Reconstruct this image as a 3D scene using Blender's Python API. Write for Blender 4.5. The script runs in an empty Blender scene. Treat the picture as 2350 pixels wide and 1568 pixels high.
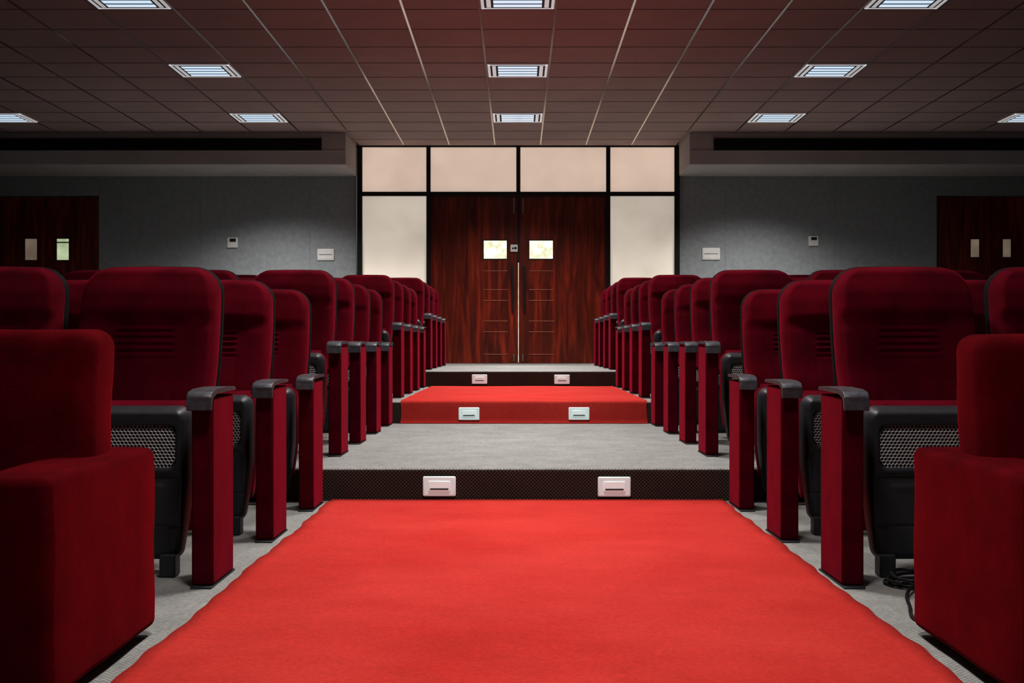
import bpy, bmesh, math, random
from mathutils import Vector, Matrix
random.seed(4)
S = bpy.context.scene
COL = S.collection

# ------------------------------------------------------------------ materials
def mat(name, col, rough=.7, metal=0, var=0.0, vscale=8, bump=0, bscale=150, sheen=0, sheen_col=None,
        emit=None, estr=0, coat=0, stretch=(1,1,1), col2=None, spec=.5):
    m = bpy.data.materials.new(name); m.use_nodes = True
    nt = m.node_tree; b = nt.nodes["Principled BSDF"]
    b.inputs["Base Color"].default_value = (*col, 1)
    b.inputs["Roughness"].default_value = rough
    b.inputs["Metallic"].default_value = metal
    b.inputs["Specular IOR Level"].default_value = spec
    tc = nt.nodes.new("ShaderNodeTexCoord"); mp = nt.nodes.new("ShaderNodeMapping")
    mp.inputs["Scale"].default_value = stretch
    nt.links.new(tc.outputs["Object"], mp.inputs["Vector"])
    if emit:
        b.inputs["Emission Color"].default_value = (*emit, 1); b.inputs["Emission Strength"].default_value = estr
    if var > 0 or col2:
        n = nt.nodes.new("ShaderNodeTexNoise"); n.inputs["Scale"].default_value = vscale
        n.inputs["Detail"].default_value = 6; n.inputs["Roughness"].default_value = .6
        nt.links.new(mp.outputs[0], n.inputs["Vector"])
        r = nt.nodes.new("ShaderNodeValToRGB")
        c2 = col2 if col2 else tuple(c*(1+var) for c in col)
        c1 = col if col2 else tuple(c*(1-var) for c in col)
        r.color_ramp.elements[0].color = (*c1, 1); r.color_ramp.elements[1].color = (*c2, 1)
        r.color_ramp.elements[0].position = .35; r.color_ramp.elements[1].position = .65
        nt.links.new(n.outputs[0], r.inputs[0]); nt.links.new(r.outputs[0], b.inputs["Base Color"])
        if emit == (1, 1, 1): nt.links.new(r.outputs[0], b.inputs["Emission Color"])
    if bump > 0:
        n2 = nt.nodes.new("ShaderNodeTexNoise"); n2.inputs["Scale"].default_value = bscale
        n2.inputs["Detail"].default_value = 3
        nt.links.new(mp.outputs[0], n2.inputs["Vector"])
        bp = nt.nodes.new("ShaderNodeBump"); bp.inputs["Strength"].default_value = bump
        bp.inputs["Distance"].default_value = .004
        nt.links.new(n2.outputs[0], bp.inputs["Height"]); nt.links.new(bp.outputs[0], b.inputs["Normal"])
    if sheen:
        b.inputs["Sheen Weight"].default_value = sheen
        b.inputs["Sheen Roughness"].default_value = .35
        b.inputs["Sheen Tint"].default_value = (*(sheen_col or col), 1)
    if coat:
        b.inputs["Coat Weight"].default_value = coat; b.inputs["Coat Roughness"].default_value = .25
    return m

def weave(name, c1, c2, freq, bump, rough=.95, vs=3, va=.25, vs2=0, va2=0, stretch=(1,1,1), worn=None):
    m = bpy.data.materials.new(name); m.use_nodes = True
    nt = m.node_tree; b = nt.nodes["Principled BSDF"]; L = nt.links.new
    b.inputs["Roughness"].default_value = rough; b.inputs["Specular IOR Level"].default_value = .1
    tc = nt.nodes.new("ShaderNodeTexCoord")
    ck = nt.nodes.new("ShaderNodeTexChecker"); ck.inputs["Scale"].default_value = freq
    mp = nt.nodes.new("ShaderNodeMapping")
    mp.inputs["Location"].default_value = (.0013, .0017, .0011)
    L(tc.outputs["Object"], mp.inputs[0]); L(mp.outputs[0], ck.inputs["Vector"])
    ck.inputs["Color1"].default_value = (*c1, 1); ck.inputs["Color2"].default_value = (*c2, 1)
    mp2 = nt.nodes.new("ShaderNodeMapping"); mp2.inputs["Scale"].default_value = stretch
    L(tc.outputs["Object"], mp2.inputs[0])
    last = ck.outputs[0]
    if worn:
        n = nt.nodes.new("ShaderNodeTexNoise"); n.inputs["Scale"].default_value = 1.6; n.inputs["Detail"].default_value = 7
        n.inputs["Distortion"].default_value = .3; n.inputs["Roughness"].default_value = .6
        L(mp2.outputs[0], n.inputs["Vector"])
        mr = nt.nodes.new("ShaderNodeMapRange"); mr.inputs[1].default_value = .32; mr.inputs[2].default_value = .64
        L(n.outputs[0], mr.inputs[0])
        mx = nt.nodes.new("ShaderNodeMix"); mx.data_type = 'RGBA'
        L(mr.outputs[0], mx.inputs[0]); L(last, mx.inputs[6]); mx.inputs[7].default_value = (*worn, 1); last = mx.outputs[2]
    for sc, am, dt in ((vs, va, 8), (vs2, va2, 3)):
        if not am: continue
        n = nt.nodes.new("ShaderNodeTexNoise"); n.inputs["Scale"].default_value = sc; n.inputs["Detail"].default_value = dt
        n.inputs["Roughness"].default_value = .65
        L(mp2.outputs[0], n.inputs["Vector"])
        mr = nt.nodes.new("ShaderNodeMapRange"); mr.inputs[1].default_value = .3; mr.inputs[2].default_value = .7
        mr.inputs[3].default_value = 1-am; mr.inputs[4].default_value = 1+am
        L(n.outputs[0], mr.inputs[0])
        mx = nt.nodes.new("ShaderNodeMix"); mx.data_type = 'RGBA'; mx.blend_type = 'MULTIPLY'; mx.inputs[0].default_value = 1
        L(last, mx.inputs[6]); L(mr.outputs[0], mx.inputs[7]); last = mx.outputs[2]
    L(last, b.inputs["Base Color"])
    n2 = nt.nodes.new("ShaderNodeTexNoise"); n2.inputs["Scale"].default_value = freq*.9
    L(tc.outputs["Object"], n2.inputs["Vector"])
    bp = nt.nodes.new("ShaderNodeBump"); bp.inputs["Strength"].default_value = bump; bp.inputs["Distance"].default_value = .003
    L(n2.outputs[0], bp.inputs["Height"]); L(bp.outputs[0], b.inputs["Normal"])
    return m

def wood(name, k=1.0):
    m = bpy.data.materials.new(name); m.use_nodes = True
    nt = m.node_tree; b = nt.nodes["Principled BSDF"]; L = nt.links.new
    tc = nt.nodes.new("ShaderNodeTexCoord"); mp = nt.nodes.new("ShaderNodeMapping")
    mp.inputs["Scale"].default_value = (8, 8, .7)
    L(tc.outputs["Object"], mp.inputs[0])
    n = nt.nodes.new("ShaderNodeTexNoise"); n.inputs["Scale"].default_value = 1.3; n.inputs["Detail"].default_value = 7
    n.inputs["Roughness"].default_value = .55; n.inputs["Distortion"].default_value = 1.0
    L(mp.outputs[0], n.inputs["Vector"])
    r = nt.nodes.new("ShaderNodeValToRGB"); e = r.color_ramp.elements
    e[0].position = .30; e[0].color = (.055*k, .008*k, .0035*k, 1)
    e[1].position = .74; e[1].color = (.42*k, .052*k, .016*k, 1)
    x = r.color_ramp.elements.new(.52); x.color = (.17*k, .020*k, .007*k, 1)
    L(n.outputs[0], r.inputs[0]); L(r.outputs[0], b.inputs["Base Color"])
    b.inputs["Roughness"].default_value = .36; b.inputs["Coat Weight"].default_value = .3
    b.inputs["Coat Roughness"].default_value = .25
    return m

M_VELVET = mat("crimson_velvet", (.120, .0018, .0115), .9, var=.24, vscale=6, bump=.3, bscale=300, sheen=.36, sheen_col=(.85, .035, .11), spec=.06)
M_POSTV = mat("dark_crimson_velvet", (.092, .0014, .0085), .9, var=.26, vscale=9, bump=.3, bscale=300, sheen=.28, sheen_col=(.85, .035, .10), spec=.05)
M_SOFA = mat("deep_red_plush", (.100, .0011, .0052), .92, var=.22, vscale=8, bump=.35, bscale=240, sheen=.30, sheen_col=(.75, .02, .04), spec=.05)
M_PLASTIC = mat("black_plastic", (.036, .037, .043), .46, var=.12, vscale=30, bump=.12, bscale=400)
M_TRIM = mat("matte_black_shell", (.008, .008, .009), .8, var=.12, vscale=30, spec=.2)
M_ARM = mat("grey_black_armrest_plastic", (.085, .088, .10), .36, var=.3, vscale=45, bump=.1, bscale=500, spec=.55)
M_GRILLE = mat("perforated_steel", (.42, .42, .42), .5, metal=.2, var=.1, vscale=40)
M_GRILLEBACK = mat("grille_backing", (.006, .006, .007), .8, var=.1)
M_CARPET = weave("grey_woven_carpet", (.335, .335, .325), (.215, .215, .205), 130, .6, vs=5, va=.13, vs2=60, va2=.18)
M_RISER = weave("dark_brown_riser_carpet", (.095, .074, .061), (.022, .017, .014), 115, .6, vs=4, va=.15)
M_RED = weave("red_felt_carpet", (.44, .041, .033), (.40, .036, .029), 300, .35, vs=5, va=.05, vs2=90, va2=.13, stretch=(.9, 1.15, 1), worn=(.48, .056, .046))
M_WALL = mat("blue_grey_wall_fabric", (.38, .405, .42), .95, var=.08, vscale=14, bump=.3, bscale=120, spec=.1)
M_SIDE = mat("dark_side_wall_fabric", (.06, .062, .065), .95, var=.10, vscale=14, spec=.1)
M_BEAM = mat("warm_grey_plaster", (.55, .51, .50), .8, var=.05, vscale=3, bump=.05, bscale=60)
M_TILE = mat("bounce_tinted_ceiling_tile", (.52, .405, .385), .9, var=.05, vscale=2, bump=.35, bscale=180, spec=.2)  # pinkish base takes in some of the red carpet's bounced light
M_TBAR = mat("ceiling_grid_bar_white", (.62, .58, .55), .20, metal=.95, var=.05, spec=.9)
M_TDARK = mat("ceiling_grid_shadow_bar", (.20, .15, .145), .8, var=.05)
M_FRAME = mat("black_frame", (.008, .008, .009), .45, var=.1)
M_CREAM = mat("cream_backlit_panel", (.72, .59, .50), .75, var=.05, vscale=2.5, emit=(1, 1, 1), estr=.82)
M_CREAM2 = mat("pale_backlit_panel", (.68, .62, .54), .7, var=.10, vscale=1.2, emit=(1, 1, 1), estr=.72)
M_WOOD = wood("mahogany_veneer")
M_BEAD = mat("lighter_bead_wood", (.42, .14, .08), .4, var=.2, vscale=30)  # lighter wood tone for the door beads
M_WHITE = mat("white_switch_plastic", (.88, .87, .85), .35, var=.03)
M_IVORY = mat("cool_glow_step_light_plastic", (.64, .76, .75), .35, var=.03, emit=(.82, .95, .95), estr=.24)  # cool tint and faint added glow counter the red bounce on the plates
M_LENS = mat("clear_step_light_lens", (.66, .78, .77), .15, var=.02, coat=.5, emit=(.82, .95, .95), estr=.30)
M_DARK = mat("dark_detail", (.012, .012, .012), .5, var=.1)
M_VENT = mat("dark_vent", (.010, .008, .008), .7, var=.1)
M_STEEL = mat("brushed_steel", (.4, .4, .4), .35, metal=1, var=.1)
M_FIXT = mat("glowing_white_fixture_metal", (.75, .75, .76), .5, var=.03, emit=(.96, .97, 1), estr=.42)  # emission added so frame and reflectors read as lit white
M_TRAY = mat("fixture_shadow_tray", (.05, .055, .055), .6, var=.1)
M_CABLE = mat("black_cable_rubber", (.012, .012, .013), .45, var=.1)

def emit_mat(name, c1, c2, strength, scale, stretch=(1,1,1), pos=(.4,.6), wave_=False):
    m = bpy.data.materials.new(name); m.use_nodes = True
    nt = m.node_tree; b = nt.nodes["Principled BSDF"]; L = nt.links.new
    tc = nt.nodes.new("ShaderNodeTexCoord"); mp = nt.nodes.new("ShaderNodeMapping"); mp.inputs["Scale"].default_value = stretch
    L(tc.outputs["Object"], mp.inputs[0])
    if wave_:
        n = nt.nodes.new("ShaderNodeTexWave"); n.bands_direction = 'Y'; n.inputs["Distortion"].default_value = 0
    else:
        n = nt.nodes.new("ShaderNodeTexNoise"); n.inputs["Detail"].default_value = 6
    n.inputs["Scale"].default_value = scale
    L(mp.outputs[0], n.inputs["Vector"])
    r = nt.nodes.new("ShaderNodeValToRGB")
    r.color_ramp.elements[0].color = (*c1, 1); r.color_ramp.elements[1].color = (*c2, 1)
    r.color_ramp.elements[0].position = pos[0]; r.color_ramp.elements[1].position = pos[1]
    L(n.outputs[0], r.inputs[0]); L(r.outputs[0], b.inputs["Emission Color"])
    b.inputs["Emission Strength"].default_value = strength
    b.inputs["Base Color"].default_value = (.3, .3, .3, 1)
    b.inputs["Roughness"].default_value = .3
    return m
M_DIFF = emit_mat("luminous_louvre", (.16, .25, .35), (.78, .90, 1.0), .95, 2.6, wave_=True, pos=(.2, .6))
M_OUT = emit_mat("bright_daylit_foliage", (.68, .70, .46), (1, .99, .90), 1.3, 9, pos=(.36, .56))
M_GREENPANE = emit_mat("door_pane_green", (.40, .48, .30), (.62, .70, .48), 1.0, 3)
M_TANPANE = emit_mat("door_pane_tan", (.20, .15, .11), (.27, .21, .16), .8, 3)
def glass():
    m = bpy.data.materials.new("door_glass"); m.use_nodes = True
    nt = m.node_tree; nt.nodes.clear()
    o = nt.nodes.new("ShaderNodeOutputMaterial"); mx = nt.nodes.new("ShaderNodeMixShader")
    t = nt.nodes.new("ShaderNodeBsdfTransparent"); g = nt.nodes.new("ShaderNodeBsdfGlossy")
    g.inputs["Roughness"].default_value = .1; mx.inputs[0].default_value = .06
    nt.links.new(t.outputs[0], mx.inputs[1]); nt.links.new(g.outputs[0], mx.inputs[2]); nt.links.new(mx.outputs[0], o.inputs[0])
    return m
M_GLASS = glass()

# ------------------------------------------------------------------ helpers
def bbox(bm, x0, x1, y0, y1, z0, z1, mi=0, bev=0, seg=2):
    r = bmesh.ops.create_cube(bm, size=1)
    vs = r["verts"]
    bmesh.ops.scale(bm, vec=(x1-x0, y1-y0, z1-z0), verts=vs)
    bmesh.ops.translate(bm, vec=((x0+x1)/2, (y0+y1)/2, (z0+z1)/2), verts=vs)
    fs = set(f for v in vs for f in v.link_faces)
    for f in fs: f.material_index = mi
    if bev:
        es = list(set(e for v in vs for e in v.link_edges))
        rr = bmesh.ops.bevel(bm, geom=es, offset=bev, segments=seg, affect='EDGES', profile=.5)
        for f in rr["faces"]: f.material_index = mi; f.smooth = True
    return vs

def finish(bm, name, mats, smooth=False):
    me = bpy.data.meshes.new(name); 
    bmesh.ops.recalc_face_normals(bm, faces=bm.faces[:])
    if smooth:
        for f in bm.faces: f.smooth = True
    bm.to_mesh(me); bm.free()
    for m in mats: me.materials.append(m)
    return me

def obj(name, me, parent=None, loc=(0,0,0), label=None, category=None, group=None, kind=None):
    o = bpy.data.objects.new(name, me); COL.objects.link(o)
    o.location = loc
    if parent: o.parent = parent
    if label: o["label"] = label
    if category: o["category"] = category
    if group: o["group"] = group
    if kind: o["kind"] = kind
    return o

def boxes(name, lst, mats, smooth=False):
    bm = bmesh.new()
    for b in lst: bbox(bm, *b)
    return finish(bm, name, mats, smooth)

def structure(name, me, label, category):
    return obj(name, me, label=label, category=category, kind="structure")

# ------------------------------------------------------------------ room shell
RX = 8.7; YF = -5.0; YB = 17.8; ZC = 3.64
S1, S2, S3 = 5.924, 9.333, 12.675
Z1, Z2, Z3 = .1576, .323, .485

structure("floor", boxes("floor", [(-RX, RX, YF, S1+.3, -.1, 0)], [M_CARPET]), "grey woven carpet floor of the lowest tier", "floor")
def tier(y0, y1, zb, zt):
    bm = bmesh.new()
    r = .018
    prof = [(y0, zb)]
    for i in range(6):
        a = math.pi/2*i/5
        prof.append((y0 + r - r*math.cos(a), zt - r + r*math.sin(a)))
    prof += [(y1, zt), (y1, zb)]
    A = [bm.verts.new((-RX, y, z)) for y, z in prof]; B = [bm.verts.new((RX, y, z)) for y, z in prof]
    n = len(prof)
    for i in range(n):
        j = (i+1) % n
        f = bm.faces.new((A[i], A[j], B[j], B[i])); f.material_index = 1 if i < 3 else 0
        if 0 < i < 6: f.smooth = True
    bm.faces.new(A); bm.faces.new(B[::-1])
    return finish(bm, "floor", [M_CARPET, M_RISER])
structure("floor", tier(S1, S2+.3, 0, Z1), "raised aisle tier with grey carpet tread and dark brown riser", "step")
structure("floor", tier(S2, S3+.3, Z1-.02, Z2), "raised aisle tier partly covered by red carpet", "step")
structure("floor", tier(S3, 19.6, Z2-.02, Z3), "top landing with grey carpet and dark brown riser by the doors", "step")

# ceiling with grid
PX, PY = .655, .667
bm = bmesh.new()
bbox(bm, -RX, RX, YF, YB+.2, ZC, ZC+.1, 0)
k = -14
while k < 14:
    x = (k+.5)*PX
    if abs(x) < RX: bbox(bm, x-.010, x+.010, YF, YB, ZC-.006, ZC+.01, 1)
    k += 1
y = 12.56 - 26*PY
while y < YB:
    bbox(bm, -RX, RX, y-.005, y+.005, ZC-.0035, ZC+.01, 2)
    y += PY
structure("ceiling", finish(bm, "ceiling", [M_TILE, M_TBAR, M_TDARK]), "suspended ceiling of square mineral tiles in a metal grid", "ceiling")

# walls
bev = .004
wl = []
for s in (-1, 1):
    def seg(a, b, z0, z1):
        xa, xb = sorted((s*a, s*b)); wl.append((xa, xb, YB, YB+.2, z0, z1, 0, bev))
    seg(7.62, RX, Z3, ZC); seg(6.07, 7.62, 2.92, ZC); seg(4.6, 6.07, Z3, ZC); seg(3.01, 4.6, Z3, ZC); seg(2.34, 3.01, Z3, ZC)
structure("wall_back", boxes("wall_back", wl, [M_WALL]), "blue-grey fabric panelled rear wall", "wall")
structure("wall_left", boxes("wall_left", [(-RX-.2, -RX, YF, YB+.2, 0, ZC)], [M_SIDE]), "dark grey fabric side wall", "wall")
structure("wall_right", boxes("wall_right", [(RX, RX+.2, YF, YB+.2, 0, ZC)], [M_SIDE]), "dark grey fabric side wall", "wall")
structure("wall_front", boxes("wall_front", [(-RX, RX, YF-.2, YF, 0, ZC)], [M_SIDE]), "plain wall at the stage end", "wall")
structure("wall_corridor", boxes("wall_corridor", [(-2.6, 2.6, 19.3, 19.4, Z3, ZC)], [M_OUT]), "bright daylit foliage seen beyond the entrance", "wall")

for i, s in enumerate((-1, 1)):
    xa, xb = sorted((s*2.33, s*RX))
    structure("trim_%d" % (i+1), boxes("trim", [(xa, xb, 16.65, YB, 3.20, ZC, 0, .01),
              (xa, xb, 16.635, 16.66, 3.375, 3.392, 0, .003)], [M_BEAM]), "boxed-in plaster bulkhead under the ceiling", "bulkhead")
    xa, xb = sorted((s*2.657, s*(RX-.1)))
    bm = bmesh.new()
    bbox(bm, xa, xb, 16.63, 16.65, 3.395, 3.555, 0)
    for zz in (3.42, 3.455, 3.49, 3.525): bbox(bm, xa, xb, 16.615, 16.632, zz, zz+.008, 0)
    obj("air_vent", finish(bm, "air_vent", [M_VENT]), label="long dark linear air vent set in the bulkhead", category="vent", group="bulkhead air vents")

# entrance partition frame and panels
MX = [-2.285, -1.29, .01, 1.31, 2.305]
fl = []
for i, x in enumerate(MX):
    w = .037 if i in (0, 4) else .029
    zb = 2.915 if i == 2 else Z3
    fl.append((x-w, x+w, YB-.05, YB+.03, zb, ZC, 0, .004))
fl.append((-2.3, 2.32, YB-.045, YB+.05, 2.912, 2.972, 0, .004))
fl.append((-2.34, 2.36, YB-.04, YB+.03, ZC-.02, ZC, 0))
structure("trim_3", boxes("trim", fl, [M_FRAME]), "black metal frame around doors and pale panels", "frame")
n = 1
for i in range(4):
    a, b = MX[i]+.028, MX[i+1]-.028
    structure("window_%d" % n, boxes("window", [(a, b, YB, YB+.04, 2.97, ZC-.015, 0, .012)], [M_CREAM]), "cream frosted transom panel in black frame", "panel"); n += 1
for i in (0, 3):
    a, b = MX[i]+.028, MX[i+1]-.028
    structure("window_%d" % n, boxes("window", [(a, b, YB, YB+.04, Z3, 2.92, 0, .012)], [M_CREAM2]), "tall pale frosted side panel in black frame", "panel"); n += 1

# doors
def leaf(name, x0, x1, z0, z1, wx0, wx1, wz0, wz1, pane, beads, label):
    y0, y1 = YB+.0, YB+.045
    bl = [(x0, wx0, y0, y1, z0, z1, 0), (wx1, x1, y0, y1, z0, z1, 0), (wx0, wx1, y0, y1, z0, wz0, 0), (wx0, wx1, y0, y1, wz1, z1, 0)]
    t = .012
    bl += [(wx0-t, wx1+t, y0-.008, y0+.01, wz1, wz1+t, 1), (wx0-t, wx1+t, y0-.008, y0+.01, wz0-t, wz0, 1),
           (wx0-t, wx0, y0-.008, y0+.01, wz0, wz1, 1), (wx1, wx1+t, y0-.008, y0+.01, wz0, wz1, 1)]
    for z in beads: bl.append((wx0-.005, wx1+.015, y0-.008, y0+.005, z-.006, z+.006, 2, .002))
    d = structure(name, boxes("door", bl, [M_WOOD, M_DARK, M_BEAD]), label, "door")
    obj("door_pane", boxes("pane", [(wx0, wx1, y0+.02, y0+.028, wz0, wz1)], [pane]), parent=d)
    return d
beads = [1.829, 1.558, 1.40, 1.103, .946, .62]
dz0, dz1 = Z3+.008, 2.915
d1 = leaf("door_1", -1.262, .007, dz0, dz1, -.492, -.158, 2.006, 2.271, M_GLASS, beads, "dark mahogany door leaf with small square glass pane")
d2 = leaf("door_2", .015, 1.282, dz0, dz1, .170, .511, 2.006, 2.271, M_GLASS, beads, "dark mahogany door leaf with small square glass pane")
obj("gap_blackout_strip", boxes("gap_blackout_strip", [(-.006, .028, YB-.012, YB, 1.95, 2.91, 0, .003)], [M_DARK]), parent=d2, label="added dark strip blacking out the upper leaf gap")  # strip added to keep the bright gap above the panes dark
for d, x in ((d1, -.075), (d2, .10)):
    bm = bmesh.new()
    bbox(bm, x-.014, x+.014, YB-.06, YB-.04, 1.25, 1.9, 0, .006)
    bbox(bm, x-.010, x+.010, YB-.045, YB+.0, 1.30, 1.33, 0); bbox(bm, x-.010, x+.010, YB-.045, YB+.0, 1.82, 1.85, 0)
    obj("door_handle", finish(bm, "handle", [M_DARK]), parent=d, label="dark vertical pull handle")
    xb = x*.75
    obj("door_bolt", boxes("bolt", [(xb-.012, xb+.012, YB-.02, YB, 2.66, 2.89, 0, .004)], [M_STEEL]), parent=d, label="small steel bolt plate")
    obj("door_bolt", boxes("bolt", [(xb-.012, xb+.012, YB-.02, YB, .52, .62, 0, .004)], [M_STEEL]), parent=d, label="small steel bolt plate")
bm = bmesh.new()
bbox(bm, -.105, .0, YB-.022, YB-.014, 2.105, 2.21, 0, .003)
bbox(bm, -.082, -.045, YB-.024, YB-.021, 2.150, 2.165, 1)
r = bmesh.ops.create_cone(bm, cap_ends=True, segments=16, radius1=.018, radius2=.018, depth=.004, matrix=Matrix.Translation((-.032, YB-.0235, 2.158)) @ Matrix.Rotation(math.pi/2, 4, 'X'))
for v in r["verts"]:
    for f in v.link_faces: f.material_index = 1
bbox(bm, -.080, -.072, YB-.024, YB-.021, 2.135, 2.152, 1)
obj("door_sign", finish(bm, "door_sign", [M_WHITE, M_DARK]), parent=d1, label="small white plate with dark key symbol")

leaf("door_3", -7.60, -6.825, dz0, 2.90, -7.14, -6.96, 1.987, 2.296, M_TANPANE, [1.7, 1.5], "dark wood side door leaf with narrow tan pane")
dd = leaf("door_4", -6.815, -6.08, dz0, 2.90, -6.68, -6.50, 1.987, 2.296, M_GREENPANE, [1.7, 1.5], "dark wood side door leaf with pale green pane")
obj("pane_bar", boxes("bar", [(-6.69, -6.49, YB-.01, YB+.015, 2.235, 2.25, 0)], [M_DARK]), parent=dd)
leaf("door_5", 6.10, 6.855, dz0, 2.90, 6.56, 6.69, 2.03, 2.29, M_TANPANE, [1.7, 1.5], "dark wood side door leaf with narrow pane")
leaf("door_6", 6.865, 7.60, dz0, 2.90, 7.025, 7.15, 2.03, 2.29, M_TANPANE, [1.7, 1.5], "dark wood side door leaf with narrow pane")

# wall devices
def plate(x0, x1, z0, z1):
    bm = bmesh.new()
    bbox(bm, x0, x1, YB-.02, YB, z0, z1, 0, .008)
    bbox(bm, x0+.015, x1-.015, YB-.026, YB-.015, z0+.018, z1-.018, 0, .004)
    zc = (z0+z1)/2
    bbox(bm, x0+.03, x1-.03, YB-.028, YB-.02, zc-.004, zc+.003, 1)
    obj("switch_plate", finish(bm, "switch_plate", [M_WHITE, M_TRAY]), label="white rectangular socket plate on the grey wall", category="switch plate", group="wall plates")
plate(-2.90, -2.655, 1.98, 2.15); plate(2.67, 2.93, 1.987, 2.164)
def thermo(x0, x1, z0, z1):
    bm = bmesh.new()
    bbox(bm, x0, x1, YB-.025, YB, z0, z1, 0, .008)
    o = obj("thermostat", finish(bm, "thermostat", [M_WHITE]), label="small white thermostat with dark display on the grey wall", category="thermostat", group="wall thermostats")
    w = x1-x0
    obj("display", boxes("display", [(x0+.25*w, x1-.18*w, YB-.028, YB-.02, z0+.085, z1-.018, 0, .002)], [M_DARK]), parent=o)
thermo(-4.205, -4.05, 2.164, 2.315); thermo(4.21, 4.355, 2.19, 2.334)

# ------------------------------------------------------------------ ceiling lights
fr = .31; fy = .28
frame_me = boxes("light_frame", [(-fr, fr, -fy, -fy+.018, -.014, -.004, 0, .003), (-fr, fr, fy-.018, fy, -.014, -.004, 0, .003),
                                 (-fr, -fr+.026, -fy, fy, -.014, -.004, 0, .003), (fr-.026, fr, -fy, fy, -.014, -.004, 0, .003),
                                 (-fr+.01, fr-.01, -fy+.01, fy-.01, -.007, -.003, 1)], [M_FIXT, M_TRAY])
bm = bmesh.new()
bbox(bm, -.205, .205, -.225, .225, -.013, -.008, 0, .002)
diff_me = finish(bm, "diffuser", [M_DIFF])
wing_r = boxes("reflector", [(.226, .264, -.235, .235, -.013, -.008, 0, .003)], [M_FIXT])
wing_l = boxes("reflector", [(-.264, -.226, -.235, .235, -.013, -.008, 0, .003)], [M_FIXT])
def lamp(o, p, spread, size=.5, tilt=0, dz=-.03):
    l = bpy.data.lights.new("lamp", 'AREA'); l.shape = 'SQUARE'; l.size = size; l.energy = p
    l.spread = math.radians(spread); l.color = (1, .97, .94)
    lo = bpy.data.objects.new("lamp", l); COL.objects.link(lo); lo.parent = o
    lo.location = (0, 0, dz); lo.rotation_euler = (math.radians(tilt), 0, 0)
def fixture(x, y, p, wash=0):
    o = obj("ceiling_light", frame_me, loc=(x, y, ZC), label="recessed square ceiling light with white frame and bluish louvre", category="ceiling light", group="ceiling light grid")
    obj("light_panel", diff_me, parent=o); obj("reflector", wing_r, parent=o); obj("reflector", wing_l, parent=o)
    lamp(o, p, 130 if wash else (126 if y > 13 else 116))
    if wash: lamp(o, wash, 88, .4, 22, -.11)   # extra tilted lamp, added to brighten the rear wall
ys = [15.57, 12.9, 10.23, 7.56, 4.89, 2.22]
PW = {0: [82, 62, 60, 66, 62, 52], 3.275: [50, 8, 4, 4, 4, 4], 6.5: [6, 1, 1, 1, 1, 1]}
for x in (0, 3.275, 6.5):
    for y, p in zip(ys, PW[x]):
        for s in ((1,) if x == 0 else (1, -1)):
            fixture(s*x, y, p, 26 if (x == 3.275 and y > 15) else 0)

# ------------------------------------------------------------------ red carpets
def wav(y, ph): return .004*math.sin(y*4.1+ph)+.0035*math.sin(y*11.7+2*ph)+.003*math.sin(y*29+ph)
def carpet1():
    bm = bmesh.new(); ny = 300; nx = 40; rows = []
    for j in range(ny+1):
        y = -2.0 + (S1-.006+2.0)*j/ny
        xl = -.894 + wav(y, .3); xr = .985 + wav(y, 1.9)
        row = []
        for i in range(nx+1):
            t = i/nx; x = xl+(xr-xl)*t
            e = min(t, 1-t)*nx
            z = .008 + .0009*math.sin(x*7+y*1.3)*math.sin(y*2.6+x) + (.003*abs(math.sin(y*7)) if e < 1 else 0)
            row.append(bm.verts.new((x, y, z)))
        rows.append(row)
    for j in range(ny):
        for i in range(nx):
            f = bm.faces.new((rows[j][i], rows[j][i+1], rows[j+1][i+1], rows[j+1][i])); f.smooth = True
    for side in (0, nx):
        low = [bm.verts.new((r[side].co.x, r[side].co.y, .0005)) for r in rows]
        for j in range(ny): bm.faces.new((rows[j][side], rows[j+1][side], low[j+1], low[j]))
    return finish(bm, "red_carpet", [M_RED])
obj("red_carpet", carpet1(), label="wide red felt carpet runner lying along the aisle floor", category="carpet")
def carpet2():
    bm = bmesh.new(); prof = []
    yf = S2-.008; zt = Z2+.008
    prof.append((yf-.022, Z1+.003)); prof.append((yf-.006, Z1+.012))
    for k in range(7): prof.append((yf, Z1+.02+(zt-.03-Z1-.02)*k/6))
    for k in range(1, 6):
        a = math.pi/2*k/5; prof.append((yf+.026-.026*math.cos(a), zt-.026+.026*math.sin(a)))
    n2 = 60
    for k in range(1, n2+1): prof.append((yf+.026+(S3-.004-yf-.026)*k/n2, zt))
    nx = 30; rows = []
    for j, (y, z) in enumerate(prof):
        s = y + z; xl = -.890+wav(s, .9)*.8; xr = .986+wav(s, 2.7)*.8
        row = []
        for i in range(nx+1):
            x = xl+(xr-xl)*i/nx
            dz = .0015*math.sin(x*6+y*3) if y > yf+.05 else 0
            row.append(bm.verts.new((x, y, z+dz)))
        rows.append(row)
    for j in range(len(rows)-1):
        for i in range(nx):
            f = bm.faces.new((rows[j][i], rows[j][i+1], rows[j+1][i+1], rows[j+1][i])); f.smooth = True
    return finish(bm, "red_carpet", [M_RED])
obj("red_carpet", carpet2(), label="red felt carpet draped over the middle step riser and tread", category="carpet")

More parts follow.
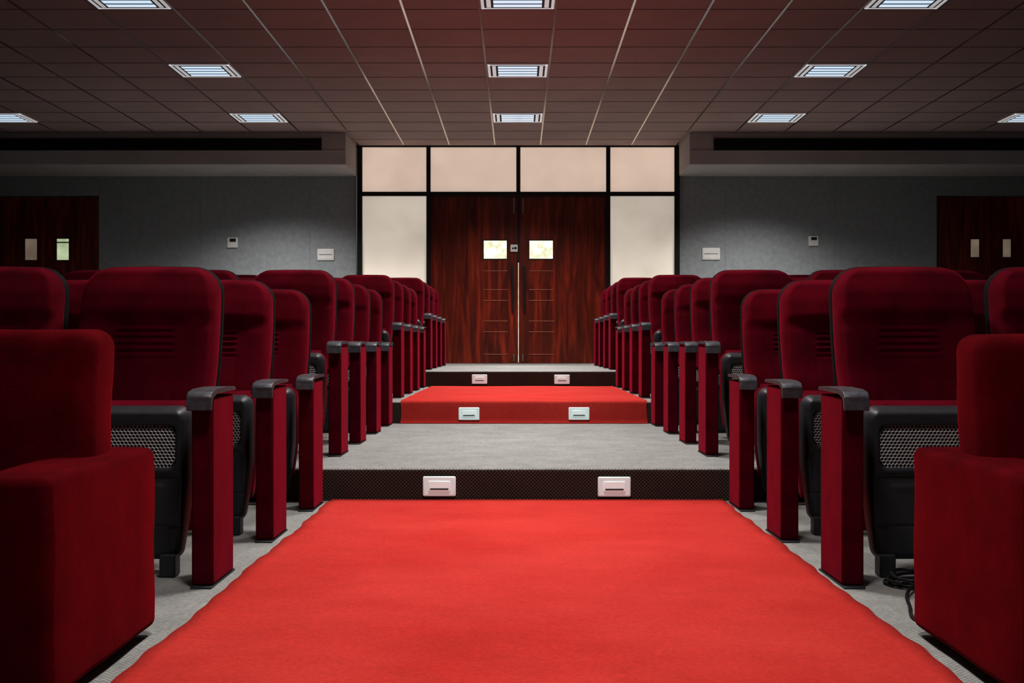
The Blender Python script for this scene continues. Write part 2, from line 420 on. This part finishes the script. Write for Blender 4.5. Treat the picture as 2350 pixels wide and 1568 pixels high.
# ------------------------------------------------------------------ step lights
bm = bmesh.new()
bbox(bm, -.079, .079, -.014, 0, -.048, .048, 0, .007, 3)
sl_me = finish(bm, "step_light", [M_IVORY])
sl_in = boxes("lens", [(-.052, .052, -.019, -.012, -.024, .026, 0, .003)], [M_LENS])
sl_sl = boxes("slot", [(-.044, .044, -.0215, -.018, -.016, -.009, 0)], [M_TRAY])
for x, y, z in ((-.377, S1, .072), (.465, S1, .070), (-.369, S2-.009, .232), (.465, S2-.009, .233), (-.393, S3, .402), (.457, S3, .400)):
    o = obj("step_light", sl_me, loc=(x, y-.001, z), label="white rectangular recessed step light on the step riser", category="step light", group="step lights")
    obj("lens", sl_in, parent=o); obj("slot", sl_sl, parent=o)

# ------------------------------------------------------------------ auditorium chair parts
def edge(d, r):
    if d >= r: return 1.0
    d = max(d, 0); return math.sqrt(max(0, 1-(1-d/r)**2))
def pillow(name, hw, z0, z1, yb, depth, er, mats, disp=None, nx=40, nz=60, thick=.01, crown=0):
    bm = bmesh.new()
    zs = []
    ne = 7
    for k in range(ne): zs.append(z0+er*(1-math.cos(math.pi/2*k/ne)))
    for k in range(nz+1): zs.append(z0+er+(z1-z0-2*er)*k/nz)
    for k in range(ne-1, -1, -1): zs.append(z1-er*(1-math.cos(math.pi/2*k/ne)))
    F = []; B = []
    for z in zs:
        w = hw(z); row = []; brow = []
        for i in range(nx+1):
            u = -1+2*i/nx; u = .55*u+.45*math.sin(math.pi/2*u)
            x = u*w
            e = edge(w-abs(x), er)*edge(z-z0, er)*edge(z1-z, er)
            y = yb(z) - depth(z)*e
            if disp: y += disp(x, z)*(1 if e > .9 else e)
            zz = z - crown*(u*w/.25)**2*max(0, (z-z0)/(z1-z0))
            row.append(bm.verts.new((x, y, zz)))
            if i in (0, nx//2, nx): brow.append(bm.verts.new((x, yb(z)+thick, zz)))
        F.append(row); B.append(brow)
    n = len(zs)
    for j in range(n-1):
        for i in range(nx): bm.faces.new((F[j][i], F[j][i+1], F[j+1][i+1], F[j+1][i]))
        bm.faces.new((F[j][0], F[j+1][0], B[j+1][0], B[j][0])); bm.faces.new((F[j][nx], B[j][2], B[j+1][2], F[j+1][nx]))
        for i in range(2): bm.faces.new((B[j][i], B[j+1][i], B[j+1][i+1], B[j][i+1]))
    for j in (0, n-1):
        bm.faces.new([F[j][i] for i in range(nx+1)] + [B[j][2], B[j][1], B[j][0]])
    return finish(bm, name, mats, True)

ZT = 1.031; ZB0 = .42
def hw_back(z, g=0):
    w = .245
    if z < .75: w -= .022*((.75-z)/.33)**2
    else: w -= .010*((z-.75)/.275)**2
    r = .095
    if z > ZT-r: dz = min(z-(ZT-r), r); w -= (r-math.sqrt(max(0, r*r-dz*dz)))
    r2 = .05
    if z < ZB0+r2: dz = (ZB0+r2)-z; w -= (r2-math.sqrt(max(0, r2*r2-dz*dz)))
    return w+g
ybk = lambda z: .44+.15*(z-ZB0)/.6
def sm(a, b, x):
    t = max(0, min(1, (x-a)/(b-a))); return t*t*(3-2*t)
def rs(a, b, x):
    t = max(0, min(1, (a-x)/(a-b))); return t*t*(3-2*t)
def d_back(x, z):
    d = 0
    d -= .036*sm(.815, .89, z)*(1-.5*sm(.93, 1.02, z))*(1-.35*(x/.245)**2)
    d -= .014*sm(.11, .2, abs(x))*(1-sm(.80, .86, z))
    d -= .012*rs(.70, .55, z)
    fx = 1-sm(.098, .108, abs(x))
    if .722 < z < .822: d += .0052*fx*(math.cos((z-.728)/.0235*2*math.pi))
    if z < .712:
        d += .005*math.exp(-((abs(x)-.103)/.004)**2)
        d += .005*math.exp(-((z-.705)/.004)**2)*fx
    return d
me_back = pillow("backrest", hw_back, ZB0, ZT, ybk, lambda z: .05, .030, [M_VELVET], d_back, 56, 100, .008, crown=.006)
me_shell = pillow("back_shell", lambda z: hw_back(max(ZB0, min(ZT, (z-(ZB0-.003))/(ZT-ZB0+.005)*(ZT-ZB0)+ZB0)))+.003, ZB0-.003, ZT+.002,
                  lambda z: ybk(z)+.010, lambda z: .008, .012, [M_TRIM], None, 8, 30, .035, crown=.006)
def hw_seat(z):
    w = .232 if z > .3 else .232-.034*((.3-z)/.25)**1.3
    r = .050
    if z > .552-r: dz = min(z-(.552-r), r); w -= (r-math.sqrt(max(0, r*r-dz*dz)))*.9
    r = .035
    if z < .05+r: dz = min(.05+r-z, r); w -= (r-math.sqrt(max(0, r*r-dz*dz)))*.9
    return w
def in_gr(x, z, g=0):
    hx, z0, z1, r = .194-g, .354+g, .494-g, .024
    ax = abs(x); cz = (z0+z1)/2; hz = (z1-z0)/2
    dx = max(ax-(hx-r), 0); dz = max(abs(z-cz)-(hz-r), 0)
    return math.hypot(dx, dz)-r
def d_seat(x, z):
    g = in_gr(x, z)
    d = .016*(1-sm(-.004, .003, g))
    d += .012*rs(.342, .330, z)*(1-sm(.19, .215, abs(x)))
    d += .018*rs(.30, .05, z)
    d += .005*math.exp(-((z-.165)/.004)**2)
    d -= .006*math.exp(-((z-.29)/.012)**2)*(1-sm(.14, .17, abs(x)))
    d += .004*math.exp(-((abs(x)-.165)/.004)**2)*rs(.30, .28, z)
    return d
me_seat = pillow("seat_shell", hw_seat, .05, .552, lambda z: .235, lambda z: .075, .026, [M_PLASTIC], d_seat, 80, 100, .004)
me_cush = pillow("seat_cushion", lambda z: hw_seat(max(.052, min(.55, z)))-.004, .13, .566, lambda z: .325, lambda z: .085, .03, [M_VELVET], None, 20, 20, .01)
bm = bmesh.new()
p = .0122; ro = p/math.sqrt(3); ri = ro*.66; yg = .160+.0105
nrow = 14; ncol = 34
for r_ in range(-nrow, nrow+1):
    for c_ in range(-ncol, ncol+1):
        cx = c_*p + (p/2 if r_ % 2 else 0); cz = .424 + r_*p*.866
        if in_gr(cx, cz, .004) > 0: continue
        o_ = []; i_ = []
        for k in range(6):
            a = math.pi/6+k*math.pi/3
            o_.append(bm.verts.new((cx+ro*math.cos(a), yg, cz+ro*math.sin(a))))
            i_.append(bm.verts.new((cx+ri*math.cos(a), yg+.0015, cz+ri*math.sin(a))))
        for k in range(6):
            bm.faces.new((o_[k], o_[(k+1) % 6], i_[(k+1) % 6], i_[k]))
bmesh.ops.remove_doubles(bm, verts=bm.verts[:], dist=.0004)
v = [bm.verts.new(c) for c in ((-.184, yg+.0028, .357), (.184, yg+.0028, .357), (.184, yg+.0028, .490), (-.184, yg+.0028, .490))]
me_grille = bpy.data.meshes.new("grille")
f = bm.faces.new(v); f.material_index = 1
bm.to_mesh(me_grille); bm.free(); me_grille.materials.append(M_GRILLE); me_grille.materials.append(M_GRILLEBACK)
bm = bmesh.new()
bbox(bm, -.034, .034, 0, .275, .006, .590, 0, .009, 3)
me_post = finish(bm, "arm_post", [M_POSTV])
me_base = boxes("base_plate", [(-.033, .033, -.02, .30, 0, .007, 0, .002)], [M_PLASTIC])
me_foot = boxes("foot", [(-.026, .026, .165, .23, 0, .075, 0, .006)], [M_PLASTIC])
prof = [(-.040, .550), (-.044, .553), (-.040, .590), (-.033, .602), (-.020, .608), (.03, .614), (.16, .617), (.27, .615), (.290, .611), (.291, .604),
        (.28, .602), (.16, .602), (.03, .599), (-.012, .592), (-.024, .582), (-.031, .550)]
bm = bmesh.new()
A = [bm.verts.new((-.0385, y, z)) for y, z in prof]; B = [bm.verts.new((.0385, y, z)) for y, z in prof]
n_ = len(prof)
for i in range(n_): bm.faces.new((A[i], A[(i+1) % n_], B[(i+1) % n_], B[i]))
fa = bm.faces.new(A); fb = bm.faces.new(B[::-1])
bmesh.ops.bevel(bm, geom=list(fa.edges)+list(fb.edges), offset=.0022, segments=2, affect='EDGES', profile=.5)
me_arm = finish(bm, "armrest", [M_ARM])
for pl in me_arm.polygons: pl.use_smooth = (abs(pl.normal.x) < .05 and pl.center.z > .585 and pl.center.y < .0)

def chair(x, y, z, side, first, label, dx=0):
    """side=+1: aisle lies toward +x"""
    root = bpy.data.objects.new("auditorium_chair", None); COL.objects.link(root)
    root.empty_display_size = .2
    root.location = (x, y, z)
    root["label"] = label; root["category"] = "chair"; root["group"] = "tip-up auditorium chairs"
    def part(n, me, lx=0, lab=None):
        o = bpy.data.objects.new(n, me); COL.objects.link(o); o.parent = root; o.location = (lx, 0, 0)
        if lab: o["label"] = lab
    part("backrest", me_back); part("back_shell", me_shell, 0, "black plastic back shell")
    part("seat_shell", me_seat, 0, "black plastic underside of folded seat"); part("seat_cushion", me_cush)
    part("grille", me_grille, 0, "perforated grey metal grille")
    part("foot", me_foot, .165); part("foot", me_foot, -.165)
    px = side*((.321 if side > 0 else .323) if first else .2775) + (dx if first else 0)
    part("arm_post", me_post, px); part("base_plate", me_base, px); part("armrest", me_arm, px, "curved grey-black plastic armrest")
    return root

LBL = {0: "crimson velvet tip-up chair on the lowest tier", 1: "crimson velvet tip-up chair on the second tier",
       2: "crimson velvet tip-up chair on the third tier", 3: "crimson velvet tip-up chair on the top landing"}
rows = [(3.797, 0, 3), (4.68, 0, 3), (5.555, 0, 4),
        (6.55, 1, 5), (7.36, 1, 3), (8.19, 1, 3), (8.975, 1, 3),
        (9.93, 2, 6), (10.76, 2, 3), (11.55, 2, 3), (12.31, 2, 3),
        (13.3, 3, 7), (14.15, 3, 3), (15.0, 3, 2), (15.85, 3, 2)]
ZL = [0, Z1, Z2, Z3]
SH = {4.68: (.010, 0), 5.555: (.018, 0)}
for y, lv, n in rows:
    a, b = SH.get(y, (0, 0))
    for k in range(n):
        lab = LBL[lv] + (" beside the aisle" if k == 0 else " further along the row")
        chair(-1.296-.555*k+a, y, ZL[lv], +1, k == 0, lab)
        chair(1.360+.555*k+b, y, ZL[lv], -1, k == 0, lab)

# ------------------------------------------------------------------ plush armchairs
def armchair(x_out, s, label, zt):
    root = bpy.data.objects.new("plush_armchair", None); COL.objects.link(root)
    root.location = (x_out+s*.49, 2.85, 0); root["label"] = label; root["category"] = "armchair"; root["group"] = "front row plush armchairs"
    def rb(n, a, b, y0, y1, z0, z1, bv, tilt=0):
        xa, xb = sorted((s*(a-.49), s*(b-.49)))
        bm = bmesh.new()
        bbox(bm, xa, xb, y0-2.85, y1-2.85, z0, z1, 0, bv, 5)
        bmesh.ops.subdivide_edges(bm, edges=[e for e in bm.edges if e.calc_length() > .12], cuts=5, use_grid_fill=True)
        for v in bm.verts:
            co = v.co; v.co.y += tilt*(co.z-z0)
            v.co.x += .0018*math.sin(co.z*23+co.y*17); v.co.z += .002*math.sin(co.y*15+co.x*9)*(1 if co.z > z0+.05 else 0)
        me = finish(bm, n, [M_SOFA if n != "leg" else M_DARK], True)
        o = obj(n, me, parent=root)
    rb("arm", 0, .175, 2.475, 3.20, .02, .486, .024)
    rb("arm", .805, .98, 2.475, 3.20, .02, .486, .024)
    rb("backrest", .072, .908, 2.89, 3.08, .36, zt, .045, tilt=.10)
    rb("seat", .17, .81, 2.46, 2.95, .10, .40, .04)
    for a in (.04, .90):
        for yy in (2.52, 3.12): rb("leg", a, a+.04, yy, yy+.04, 0, .03, .005)
armchair(-.940, -1, "deep red plush armchair beside the red carpet", .790)
armchair(1.026, 1, "deep red plush armchair with loose cables behind it", .778)

# ------------------------------------------------------------------ cable
cu = bpy.data.curves.new("cable_path", 'CURVE'); cu.dimensions = '3D'; cu.bevel_depth = .005; cu.bevel_resolution = 3
def spl(pts):
    sp = cu.splines.new('NURBS'); sp.points.add(len(pts)-1)
    for q, c in zip(sp.points, pts): q.co = (*c, 1)
    sp.use_endpoint_u = True; sp.order_u = 4
pts = []
for k in range(60):
    a = k*.33; r = .085+.012*math.sin(k*.9)
    pts.append((1.24+r*math.cos(a)+.01*math.sin(k*.31), 3.84+r*1.1*math.sin(a), .008+.012*(k//19)))
pts += [(1.19, 3.72, .02), (1.14, 3.62, .008), (1.12, 3.5, .008), (1.09, 3.42, .008), (1.07, 3.33, .008), (1.10, 3.24, .008)]
spl(pts)
tmp = bpy.data.objects.new("tmp_cable", cu); COL.objects.link(tmp)
bpy.context.view_layer.update()
me = bpy.data.meshes.new_from_object(tmp.evaluated_get(bpy.context.evaluated_depsgraph_get()))
bpy.data.objects.remove(tmp)
me.materials.clear(); me.materials.append(M_CABLE)
obj("cable", me, label="coil of thin black cable lying on the grey carpet", category="cable")

# ------------------------------------------------------------------ world + camera
w = bpy.data.worlds.new("world"); S.world = w; w.use_nodes = True
w.node_tree.nodes["Background"].inputs[0].default_value = (.02, .02, .022, 1)
w.node_tree.nodes["Background"].inputs[1].default_value = .3
cam = bpy.data.cameras.new("camera"); co = bpy.data.objects.new("camera", cam); COL.objects.link(co)
co.location = (0, 0, .75); co.rotation_euler = (math.pi/2, 0, 0)
cam.sensor_width = 36; cam.lens = 36*2820/2350
cam.shift_x = -13/2350; cam.shift_y = 9/2350
cam.clip_end = 100
S.camera = co
S.view_settings.view_transform = 'Standard'
S.view_settings.look = 'None'
S.view_settings.exposure = 0.0
S.view_settings.gamma = 0.78
